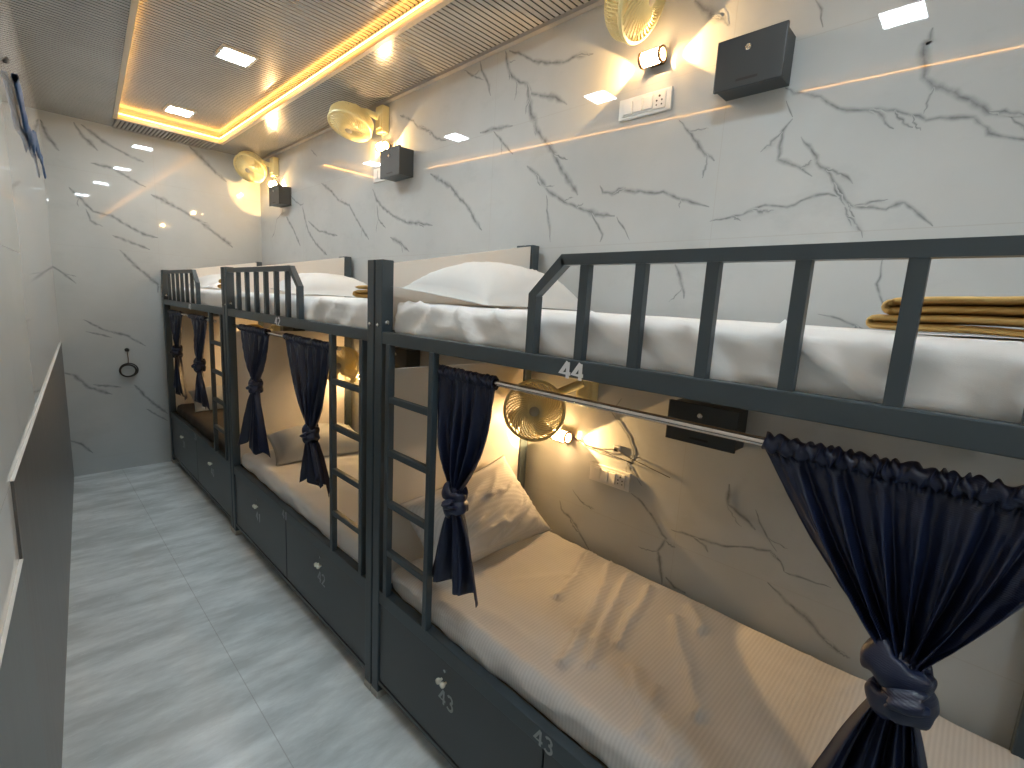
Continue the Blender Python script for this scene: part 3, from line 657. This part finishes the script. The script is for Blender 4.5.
# ------------------------------------------------------------------ curtains
def curtain(label, ya, yb, yk, zk, ba, bb, zb, X=.036, pleats=9, amp=.012, seed=1.0, kw=.034, nu=110, nv=90, hem=.05, tip=0.0, rightpull=None, kr=1.0, belly=.018, spread=.8):
    """ya far top corner, yb near top corner, yk/zk knot, ba/bb bottom corners"""
    zt = 1.476; mb = MB(); P = []
    r = thing('curtain', label, 'curtain', (X, yk, 1.482), 'navy blue satin curtains tied in knots')
    zu, zd = zk + .035 * kr, zk - .035 * kr
    for i in range(nu + 1):
        u = i / nu; row = []
        ph = 2 * PI * pleats * .62 * (u + .09 * nz((u * 3.5, seed, 0)))
        for j in range(nv + 1):
            v = j / nv
            if v < .62:   # from the rod to the knot
                t = v / .62; z = zt + (zu - zt) * t
                e = t ** 1.25 if rightpull is None else t
                bulge = math.sin(PI * min(1, t) ** 1.3) * belly
                yt = ya + (yb - ya) * u; ykk = yk + kw * (1 - 2 * u) * .8
                s = t ** 1.15
                y = yt * (1 - s) + ykk * s + bulge * (1 - 2 * u)
                if rightpull: y = yt * (1 - s) + ykk * s + bulge * (1 - 2 * u) * .5
                A = amp * (.35 + 1.9 * t) * (1 - .45 * t ** 5) ; gather = 1 - smooth(t / .10)
                x = X + A * math.sin(ph + .9 * math.sin(ph)) * (1 - .55 * gather) + A * .28 * (1 - t) * math.sin(2.3 * ph + seed) + .006 * nz((u * 6, v * 3.2, seed + 8)) 
                x += gather * .007 * math.sin(ph * 4.1 + seed)
                z += .004 * math.sin(ph * 1.0) * gather
                # the pocket is puffed round the rod
                x += 0
                y += .35 * A * math.cos(ph) * t
            elif v < .70:
                t = (v - .62) / .08; z = zu + (zd - zu) * t
                y = yk + kw * (1 - 2 * u) * .75; x = X + .022 * math.sin(ph) 
            else:
                t = (v - .70) / .30; zbb = zb + hem * abs(2 * ((u * 2.0 + tip) % 1) - 1) + .007 * nz((u * 4, seed, 3)); z = zd + (zbb - zd) * t
                s = t ** spread; yt = ba + (bb - ba) * u; ykk = yk + kw * (1 - 2 * u) * .75
                y = ykk * (1 - s) + yt * s
                A = (.016 + .009 * t) * (amp / .012) ** .5; x = X + A * math.sin(ph * .5 + seed) + .008 * math.sin(ph * 1.3)
                y += .007 * math.cos(ph * .5) * t
            crease = .003 * nz((u * 14, v * 7, seed)) + .0022 * nz((u * 30, v * 22, seed + 5))
            row.append((x + crease, y, z))
        P.append(row)
    mb.grid(P)
    o = mb.build('curtain_panel', m_curtain, r, smooth=True)
    mo = o.modifiers.new('thick', 'SOLIDIFY'); mo.thickness = .0012; mo.offset = 0
    # rod pocket: a ruffled sleeve round the rod
    mb = MB(); P = []; ns = 16; n2 = int(nu * 2)
    for i in range(n2 + 1):
        u = i / n2; y = ya + (yb - ya) * u; row = []
        for k in range(ns + 1):
            a = 2 * PI * k / ns
            rr = .0155 + .0030 * math.sin(2 * PI * pleats * 2.3 * (u + .05 * nz((u * 8, seed, 1))) + 1.6 * math.sin(a) + seed) + .003 * nz((u * 34, a, seed))
            row.append((X + rr * math.cos(a), y + .003 * math.sin(a * 2 + u * 90), 1.482 + rr * 1.15 * math.sin(a) + .002 * nz((u * 40, 0, seed))))
        P.append(row)
    mb.grid(P); mb.build('rod_pocket', m_curtain, r, smooth=True)
    # the knot: cloth wound round itself
    mb = MB(); K = kr
    def strap(c, ry, rx, tilt, r0, fl, a0=0, a1=2 * PI, seg=30, yaw=0):
        pts = []; rad = []
        M = Matrix.Rotation(yaw, 3, 'Z') @ Matrix.Rotation(tilt, 3, 'X')
        for i in range(seg + 1):
            a = a0 + (a1 - a0) * i / seg; p = M @ Vector((rx * math.cos(a), ry * math.sin(a), 0))
            pts.append(Vector(c) + p); rad.append(r0 * (1 + .16 * math.sin(3 * a + seed) + .1 * math.sin(7 * a)))
        o = len(mb.v); seg2 = 14
        for i, p in enumerate(pts):
            rdir = (p - Vector(c)); rdir.normalize(); a = pts[max(i - 1, 0)]; b = pts[min(i + 1, seg)]; t = (b - a).normalized(); w = t.cross(rdir)
            w.normalize()
            for k in range(seg2):
                an = 2 * PI * k / seg2; q = 1 + .07 * math.sin(5 * an + i * .25 + seed) + .22 * nz((an * 1.3, i * .17, seed))
                mb.v.append(p + (rdir * math.cos(an) * rad[i] * .62 + w * math.sin(an) * rad[i] * fl) * q)
        for i in range(seg):
            for k in range(seg2):
                mb.f.append((o + i * seg2 + k, o + i * seg2 + (k + 1) % seg2, o + (i + 1) * seg2 + (k + 1) % seg2, o + (i + 1) * seg2 + k)); mb.mi.append(0)
        for q in (0, seg): mb.f.append(tuple(o + q * seg2 + k for k in range(seg2))); mb.mi.append(0)
    strap((X, yk + .004 * K, zk + .018 * K), .031 * K, .027 * K, .45, .018 * K, 1.35)
    strap((X - .004, yk - .006 * K, zk - .020 * K), .030 * K, .028 * K, -.50, .017 * K, 1.25)
    strap((X - .020 * K, yk - .012 * K, zk - .002 * K), .010 * K, .028 * K, 1.2, .014 * K, 1.5, PI * .15, PI * 1.8)
    mb.lathe([(.0, .045 * K), (.020 * K, .040 * K), (.027 * K, 0), (.020 * K, -.040 * K), (0, -.045 * K)], 16, Matrix.Translation((X, yk, zk)))
    o = mb.build('curtain_knot', m_curtain, r, smooth=True)
    mo = o.modifiers.new('sub', 'SUBSURF'); mo.levels = 1; mo.render_levels = 1
    return r
curtain('knotted navy curtain beside the ladder of the nearest bed', 2.035, 1.735, 1.905, 1.050, 2.045, 1.765, .720, pleats=8, seed=1.1, kw=.032, hem=.012, tip=.15, kr=1.15, belly=.040, spread=.6)
curtain('large knotted navy curtain at the right edge, nearest bed', .972, .535, .712, 1.125, .835, .600, .70, pleats=11, amp=.013, seed=2.7, kw=.036, nu=240, nv=150, hem=.04, rightpull=True, kr=1.25)
curtain('knotted navy curtain at the far end of the middle bed', 4.14, 3.64, 3.87, 1.135, 4.22, 3.68, .69, pleats=8, seed=3.3, kw=.038, nu=90, nv=70, hem=.08, tip=.3, kr=1.08)
curtain('knotted navy curtain in the middle of the middle bed', 3.38, 2.84, 3.065, 1.02, 3.15, 2.88, .735, pleats=9, seed=4.9, kw=.038, nu=90, nv=70, hem=.08, tip=.5, kr=1.08)
curtain('knotted navy curtain at the far end of the farthest bed', 6.17, 5.70, 5.93, 1.13, 6.15, 5.66, .70, pleats=6, seed=6.1, kw=.04, nu=60, nv=50, hem=.07, kr=1.15)
curtain('knotted navy curtain in the middle of the farthest bed', 5.40, 4.93, 5.18, 1.10, 5.42, 4.92, .74, pleats=6, seed=7.9, kw=.04, nu=60, nv=50, hem=.07, tip=.4, kr=1.15)

# ------------------------------------------------------------------ fans
FAN_PROTO = {}
def spiral(mb, r0, r1, z0, z1, sweep, n, seg, wire, bow=.0):
    for k in range(n):
        a0 = 2 * PI * k / n; pts = []
        for i in range(seg + 1):
            t = i / seg; rr = r0 + (r1 - r0) * t; a = a0 + sweep * t ** .8; z = z0 + (z1 - z0) * t ** 2 + bow * math.sin(PI * t)
            pts.append((rr * math.cos(a), rr * math.sin(a), z))
        mb.tube(pts, wire, 5, caps=False)
def fan_meshes():
    """head in its own frame: it blows along +z, rim radius .142"""
    R0 = .142; out = {}
    mb = MB(); spiral(mb, .022, R0 - .003, .060, .026, 1.75, 34, 14, .0031, .010)      # front guard
    for rr, z in ((.060, .0625), (.100, .052)): mb.tube([(rr * math.cos(a), rr * math.sin(a), z) for a in [2 * PI * i / 40 for i in range(40)]], .0014, 5, closed=True)
    out['front_guard'] = mb
    mb = MB(); mb.lathe([(R0 - .011, .020), (R0 + .002, .018), (R0 + .005, .025), (R0 + .001, .034), (R0 - .008, .035), (R0 - .011, .030), (R0 - .011, .020)], 56)
    out['guard_rim'] = mb
    mb = MB()                                                              # basket behind the blades
    for k in range(80):
        a = 2 * PI * k / 80; c, s = math.cos(a), math.sin(a)
        mb.tube([(R0 * c, R0 * s, .024), ((R0 + .001) * c, (R0 + .001) * s, -.030), (.130 * c, .130 * s, -.050), (.060 * c, .060 * s, -.064)], .0026, 5, caps=False)
    for rr, z in ((.143, .008), (.143, -.010), (.143, -.028), (.131, -.049)): mb.tube([(rr * math.cos(a), rr * math.sin(a), z) for a in [2 * PI * i / 48 for i in range(48)]], .0022, 5, closed=True)
    out['rear_guard'] = mb
    mb = MB(); mb.lathe([(0, .067), (.018, .066), (.024, .062), (.024, .057), (0, .057)], 28); out['badge'] = mb
    mb = MB()
    for k in range(4):
        P = []
        for i in range(11):
            t = i / 10; row = []
            for j in range(9):
                q = j / 8; rr = .022 + .104 * t; wdt = .95 - .25 * t; a = 2 * PI * k / 4 + (q - .5) * wdt + .35 * t
                row.append((rr * math.cos(a), rr * math.sin(a), .006 + (q - .5) * .030 * (1 - .4 * t)))
            P.append(row)
        mb.grid(P)
    mb.lathe([(0, .028), (.020, .026), (.025, .018), (.025, -.01), (0, -.01)], 24); out['blades'] = mb
    mb = MB(); mb.lathe([(0, -.128), (.030, -.126), (.044, -.114), (.050, -.090), (.054, -.064), (.074, -.062), (.074, -.056), (0, -.056)], 32)
    for k in range(10):
        a = 2 * PI * k / 10; c, s = math.cos(a), math.sin(a)
        mb.tube([(.051 * c, .051 * s, -.104), (.053 * c, .053 * s, -.074)], .0022, 5)
    out['motor_housing'] = mb
    return out
def make_fan(label, base, head, axis, spin=0.0):
    global FAN_PROTO
    base = Vector(base); head = Vector(head); ax = Vector(axis).normalized()
    r = thing('wall_fan', label, 'fan', base, 'cream wall fans over the bunks')
    q = ax.to_track_quat('Z', 'Y').to_matrix().to_4x4()
    M = Matrix.Translation(head - base) @ q @ Matrix.Rotation(spin, 4, 'Z')
    mm = {'front_guard': m_fan, 'guard_rim': m_fan, 'rear_guard': m_fan, 'badge': m_badge, 'blades': m_fan2, 'motor_housing': m_fan}
    if not FAN_PROTO:
        for k, mb in fan_meshes().items():
            o = mb.build(k, mm[k], None, smooth=True, angle=.7); o.parent = r; o.matrix_local = M; FAN_PROTO[k] = o
    else:
        for k, src in FAN_PROTO.items():
            o = src.copy(); COL.objects.link(o); o.parent = r; o.matrix_local = M
    b = base
    mb = MB(); mb.bbox(W - .055, W - .001, b.y - .045, b.y + .045, b.z - .085, b.z + .085, .008)
    mb.bbox(W - .064, W - .05, b.y - .030, b.y + .030, b.z - .060, b.z + .030, .005)
    mb.build('wall_bracket', m_fan, r)
    j = head - ax * .098; s = Vector((W - .055, b.y, b.z + .01))
    mb = MB(); mid = (s + j) / 2 + Vector((0, 0, .015)); mb.tube([s, s.lerp(mid, .5) , mid, mid.lerp(j, .6), j], [.022, .020, .019, .020, .026], 14)
    mb.build('swivel_arm', m_fan, r, smooth=True, angle=.8)
    mb = MB(); mb.lathe([(0, 0), (.006, 0), (.008, .008), (.005, .012), (0, .012)], 12, Matrix.Translation((b.x - .0, b.y - .012, b.z - .085)) @ Matrix.Rotation(PI, 4, 'X')); mb.tube([(W - .03, b.y - .012, b.z - .085), (W - .03, b.y - .012, b.z - .115)], .0018, 6)
    mb.build('pull_knob', m_fan, r)
    return r
make_fan('cream wall fan above the nearest upper bunk, cut off by the top of the picture', (W - .03, 1.87, 2.93), (.70, 1.785, 2.85), (.14, -.86, -.42))
make_fan('cream wall fan under the ceiling above the middle bed', (W - .03, 3.835, 2.90), (.70, 3.95, 2.860), (-.34, -.14, -.93), .4)
make_fan('cream wall fan in the far corner above the farthest bed', (W - .03, 5.80, 2.89), (.715, 5.98, 2.88), (-.55, -.45, -.62), .9)
make_fan('cream wall fan glowing inside the lower bunk of the nearest bed', (W - .03, 1.985, 1.375), (.71, 2.165, 1.235), (-.72, -.62, .10), .2)
make_fan('cream wall fan inside the lower bunk of the middle bed', (W - .03, 3.93, 1.34), (.70, 4.07, 1.20), (-.75, -.50, .12), .7)
make_fan('cream wall fan inside the lower bunk of the farthest bed', (W - .03, 5.85, 1.35), (.70, 5.98, 1.24), (-.75, -.50, -.1), 1.2)

# ------------------------------------------------------------------ wall lamps, boxes, switches
SPOT_W = 19.0
def wall_lamp(label, y, z, k=1.0):
    x = W - .046
    r = thing('wall_lamp', label, 'lamp', (x, y, z), 'small tube lamps on the marble wall')
    L = .043; Mx = Matrix.Translation((x, y, z)) @ Matrix.Rotation(PI / 2, 4, 'X')
    mb = MB(); mb.lathe([(.0255, -L + .004), (.0255, L - .004), (.0235, L - .004), (.0235, -L + .004), (.0255, -L + .004)], 28, Mx); mb.build('glass_tube', m_glass, r, smooth=True, angle=.8)
    for s in (-1, 1):
        mb = MB(); mb.lathe([(.0225, s * (L - .006)), (.029, s * (L - .006)), (.030, s * (L + .004)), (.0225, s * (L + .004)), (.0225, s * (L - .006))], 28, Mx); mb.build('end_ring', m_bronze, r, smooth=True, angle=.6)
    mb = MB(); mb.bbox(x + .026, W - .0005, y - .03, y + .03, z - .016, z + .016, .003)
    P = [[(x + q * math.cos(a), yy, z + q * math.sin(a)) for q, yy in ((.0275, y - L + .006), (.0275, y + L - .006), (.0285, y + L - .006), (.0285, y - L + .006), (.0275, y - L + .006))] for a in [math.radians(-80 + 160 * i / 16) for i in range(17)]]
    mb.grid(P); mb.build('back_shell', m_bronze, r)
    for s in (-1, 1):
        ld = bpy.data.lights.new('lamp_beam', 'SPOT'); ld.energy = SPOT_W * k; ld.color = (1.0, .60, .23); ld.spot_size = math.radians(60); ld.spot_blend = .06; ld.shadow_soft_size = .006
        lo = bpy.data.objects.new('lamp_beam', ld); COL.objects.link(lo); lo.parent = r
        lo.location = (0, s * (L - .012), 0); lo.rotation_euler = Vector((0, s, 0)).to_track_quat('-Z', 'Y').to_euler()
        ld.use_soft_falloff = False
        lg = bpy.data.lights.new('lamp_glow', 'SPOT'); lg.energy = SPOT_W * .22 * k; lg.color = (1.0, .62, .28); lg.spot_size = math.radians(130); lg.spot_blend = .6; lg.shadow_soft_size = .018
        go = bpy.data.objects.new('lamp_glow', lg); COL.objects.link(go); go.parent = r
        go.location = (-.004, s * (L + .006), 0); go.rotation_euler = Vector((-1.15, s, -.1)).to_track_quat('-Z', 'Y').to_euler()
    return r
wall_lamp('lit tube lamp on the wall below the nearest upper fan', 1.795, 2.702)
wall_lamp('lit tube lamp on the wall above the middle bed', 3.80, 2.725)
wall_lamp('lit tube lamp on the wall in the far corner above the farthest bed', 5.80, 2.735)
wall_lamp('lit tube lamp inside the lower bunk of the nearest bed', 2.105, 1.102, 1.4)
wall_lamp('lit tube lamp inside the lower bunk of the middle bed', 4.08, 1.115, 1.4)
wall_lamp('lit tube lamp inside the lower bunk of the farthest bed', 6.00, 1.11, 1.4)

def locker(label, y0, y1, z0, z1, x0=.785):
    r = thing('lock_box', label, 'box', (W, (y0 + y1) / 2, z0), 'small charcoal lock boxes on the wall')
    mb = MB(); mb.bbox(x0 + .012, W - .001, y0 + .006, y1 - .006, z0 + .004, z1 - .006, .003); mb.build('body', m_box, r)
    mb = MB(); mb.bbox(x0, x0 + .014, y0, y1, z0, z1, .003); lid = mb.build('lid', m_box, r)
    yc, zc = (y0 + y1) / 2, z0 + (z1 - z0) * .73
    mb = MB(); mb.lathe([(0, .006), (.008, .006), (.0105, .003), (.0105, 0), (0, 0)], 20, Matrix.Translation((x0, yc + .005, zc)) @ Matrix.Rotation(-PI / 2, 4, 'Y')); mb.build('lock', m_lock, lid, smooth=True, angle=.5)
    mb = MB(); mb.box(x0 - .0006, x0 + .002, yc - .035, yc + .035, z0 + .018, z0 + .026); mb.build('slot', m_black, lid)
    return r
locker('charcoal lock box on the wall above the nearest upper bunk', 1.287, 1.508, 2.484, 2.645, .792)
locker('charcoal lock box on the wall above the middle bed', 3.485, 3.715, 2.49, 2.665)
locker('charcoal lock box on the wall above the farthest bed', 5.47, 5.72, 2.51, 2.68)
locker('charcoal lock box in shade above the lower bunk of the nearest bed', 1.275, 1.54, 1.238, 1.392)
locker('charcoal lock box in shade inside the lower bunk of the middle bed', 3.36, 3.60, 1.245, 1.395)
locker('charcoal lock box in shade inside the lower bunk of the farthest bed', 5.20, 5.44, 1.25, 1.40)

def switchboard(label, y0, y1, z0, z1):
    r = thing('switchboard', label, 'switch', (W, (y0 + y1) / 2, (z0 + z1) / 2), 'white switch plates on the wall')
    mb = MB(); mb.bbox(W - .012, W - .0005, y0, y1, z0, z1, .004); mb.bbox(W - .016, W - .010, y0 + .022, y1 - .022, z0 + .012, z1 - .012, .002); mb.build('plate', m_white, r)
    w = (y1 - y0 - .05) / 4; h = (z1 - z0) / 2 - .018; zc = (z0 + z1) / 2
    for k in range(3):
        yc = y1 - .025 - w * (k + .5)
        mb = MB(); mb.bbox(W - .021, W - .015, yc - w * .42, yc + w * .42, zc - h, zc + h, .002); mb.build('switch_rocker', m_white, r)
    yc = y0 + .025 + w * .5; mb = MB()
    for dy, dz, q in ((0, .016, .0045), (-.011, 0, .0035), (.011, 0, .0035), (-.011, -.016, .003), (.011, -.016, .003)):
        mb.lathe([(0, .0175), (q, .0175), (q, .010), (0, .010)], 12, Matrix.Translation((W, yc + dy, zc + dz)) @ Matrix.Rotation(-PI / 2, 4, 'Y'))
    mb.build('socket_holes', m_black, r)
    return r
switchboard('white switch plate with socket above the nearest upper bunk', 1.715, 1.952, 2.508, 2.592)
switchboard('white switch plate partly behind the lock box above the middle bed', 3.74, 3.975, 2.52, 2.61)
switchboard('white switch plate on the wall in the lower bunk of the nearest bed', 1.730, 1.945, .922, 1.008)
switchboard('white switch plate on the wall in the lower bunk of the middle bed', 3.66, 3.88, .92, 1.02)

# wall port with its cable in the near lower bunk
mb = MB(); mb.bbox(W - .008, W - .0005, 1.798, 1.832, 1.083, 1.117, .002); mb.cur = 1; mb.box(W - .009, W - .006, 1.806, 1.824, 1.091, 1.109)
o = mb.build('cable_outlet', [m_white, m_black]); tag(o, 'tiny white cable outlet with a black hole beside the lower lamp', 'outlet')
mb = MB(); pts = [(W - .006, 2.06, 1.098), (W - .012, 1.98, 1.080), (W - .014, 1.90, 1.082), (W - .012, 1.84, 1.095), (W - .007, 1.815, 1.10)]
mb.tube(pts, .0022, 6); pts = [(W - .007, 1.815, 1.098), (W - .014, 1.76, 1.085), (W - .010, 1.66, 1.065), (W - .006, 1.55, 1.045)]
mb.tube(pts, .0016, 6); pts = [(W - .006, 2.05, 1.09), (W - .012, 1.95, 1.068), (W - .012, 1.84, 1.070), (W - .010, 1.72, 1.058)]
mb.tube(pts, .0016, 6)
tag(mb.build('cable', mat('brown_cable', (.05, .035, .025), .5), smooth=True), 'thin dark cable running along the wall from the lower lamp', 'cable')

# coil of black cable hanging on the end wall
r = thing('cable_coil', 'coiled black cable hanging from a hook on the end wall', 'cable', (-.287, YE, .93))
mb = MB(); rnd = random.Random(4)
for k in range(5):
    R1 = .062 + rnd.uniform(-.005, .005); cx, cz = -.287 + rnd.uniform(-.006, .006), .932 + rnd.uniform(-.008, .006)
    mb.tube([(cx + R1 * math.cos(a), YE - .012 - .003 * k + .002 * math.sin(3 * a), cz + R1 * .92 * math.sin(a)) for a in [2 * PI * i / 36 for i in range(36)]], .005, 6, closed=True)
mb.build('coil', m_black, r, smooth=True)
mb = MB(); mb.tube([(-.286, YE - .015, .995), (-.283, YE - .02, 1.04), (-.287, YE - .018, 1.09), (-.285, YE - .006, 1.117)], .0032, 6); mb.build('lead', mat('brown_lead', (.12, .07, .05), .5), r, smooth=True)
mb = MB(); mb.lathe([(0, .020), (.010, .019), (.016, .012), (.018, 0), (0, 0)], 18, Matrix.Translation((-.286, YE, 1.118)) @ Matrix.Rotation(PI / 2, 4, 'X')); mb.build('hook', m_black, r, smooth=True, angle=.6)

# blue cloth strip strung along the left wall
r_pts = [(3.80, 2.555), (3.95, 2.54), (4.05, 2.50), (4.18, 2.45), (4.35, 2.46), (4.55, 2.47), (4.70, 2.475), (4.85, 2.53), (5.0, 2.55), (5.1, 2.54), (5.25, 2.50), (5.45, 2.535), (5.65, 2.51), (5.86, 2.47)]
wd = [.045, .085, .095, .085, .040, .050, .095, .055, .10, .085, .025, .040, .022, .030]
mb = MB(); P = []
NN = 120
for i in range(NN + 1):
    f = i / NN * (len(r_pts) - 1); k = min(int(f), len(r_pts) - 2); t = f - k
    y = r_pts[k][0] * (1 - t) + r_pts[k + 1][0] * t; z = r_pts[k][1] * (1 - t) + r_pts[k + 1][1] * t; w = (wd[k] * (1 - t) + wd[k + 1] * t) * .5; row = []
    for j in range(13):
        a = 2 * PI * j / 12; q = 1 + .5 * nz((y * 12, math.cos(a) * 2, math.sin(a) * 2))
        row.append((xl(y) + .016 + .010 * math.cos(a) * q * min(1, w / .02), y, z + w * math.sin(a) * (1 + 1.1 * nz((y * 9, math.sin(a) * 1.5, 2)))))
    P.append(row)
mb.grid(P); o = mb.build('blue_cloth_strip', m_blue); weld(o, .0002)
tag(o, 'crumpled blue cloth strip strung high along the left wall', 'cloth')
mb = MB(); mb.tube([(xl(y) + .012, y, z) for y, z in ((3.40, 2.49), (3.44, 2.505), (3.49, 2.52), (3.53, 2.54), (3.57, 2.555))], [.004, .008, .010, .007, .004], 8)
tag(mb.build('dark_cord', m_black, smooth=True), 'short dark twisted cord on the left wall beside the blue cloth', 'cord')

# ------------------------------------------------------------------ camera
CAM = dict(f=483.193, yaw=45.8831, pitch=-9.2933, roll=3.2119, loc=(-0.97048, 0.69239, 1.7190))
ya, pi_, ro = (math.radians(CAM[k]) for k in ('yaw', 'pitch', 'roll'))
fwd = Vector((math.sin(ya) * math.cos(pi_), math.cos(ya) * math.cos(pi_), math.sin(pi_))); rt = Vector((math.cos(ya), -math.sin(ya), 0)); up = rt.cross(fwd)
r2 = rt * math.cos(ro) + up * math.sin(ro); u2 = -rt * math.sin(ro) + up * math.cos(ro)
cd = bpy.data.cameras.new('camera'); cam = bpy.data.objects.new('camera', cd); COL.objects.link(cam)
cd.sensor_width = 36; cd.lens = CAM['f'] * 36 / 1024; cd.clip_start = .02
m3 = Matrix((r2, u2, -fwd)).transposed(); cam.matrix_world = Matrix.Translation(CAM['loc']) @ m3.to_4x4()
sc.camera = cam

w = bpy.data.worlds.new('world'); sc.world = w; w.use_nodes = True
w.node_tree.nodes['Background'].inputs[0].default_value = (.5, .55, .6, 1); w.node_tree.nodes['Background'].inputs[1].default_value = .0
vs = sc.view_settings; vs.view_transform = 'Standard'; vs.look = 'None'; vs.gamma = 1; vs.exposure = 0.0; vs.use_curve_mapping = False
sc.cycles.use_denoising = True; sc.cycles.max_bounces = 10; sc.cycles.diffuse_bounces = 6; sc.cycles.glossy_bounces = 6
sc.cycles.sample_clamp_indirect = 6.0; sc.cycles.caustics_reflective = False; sc.cycles.caustics_refractive = False; sc.cycles.blur_glossy = .5
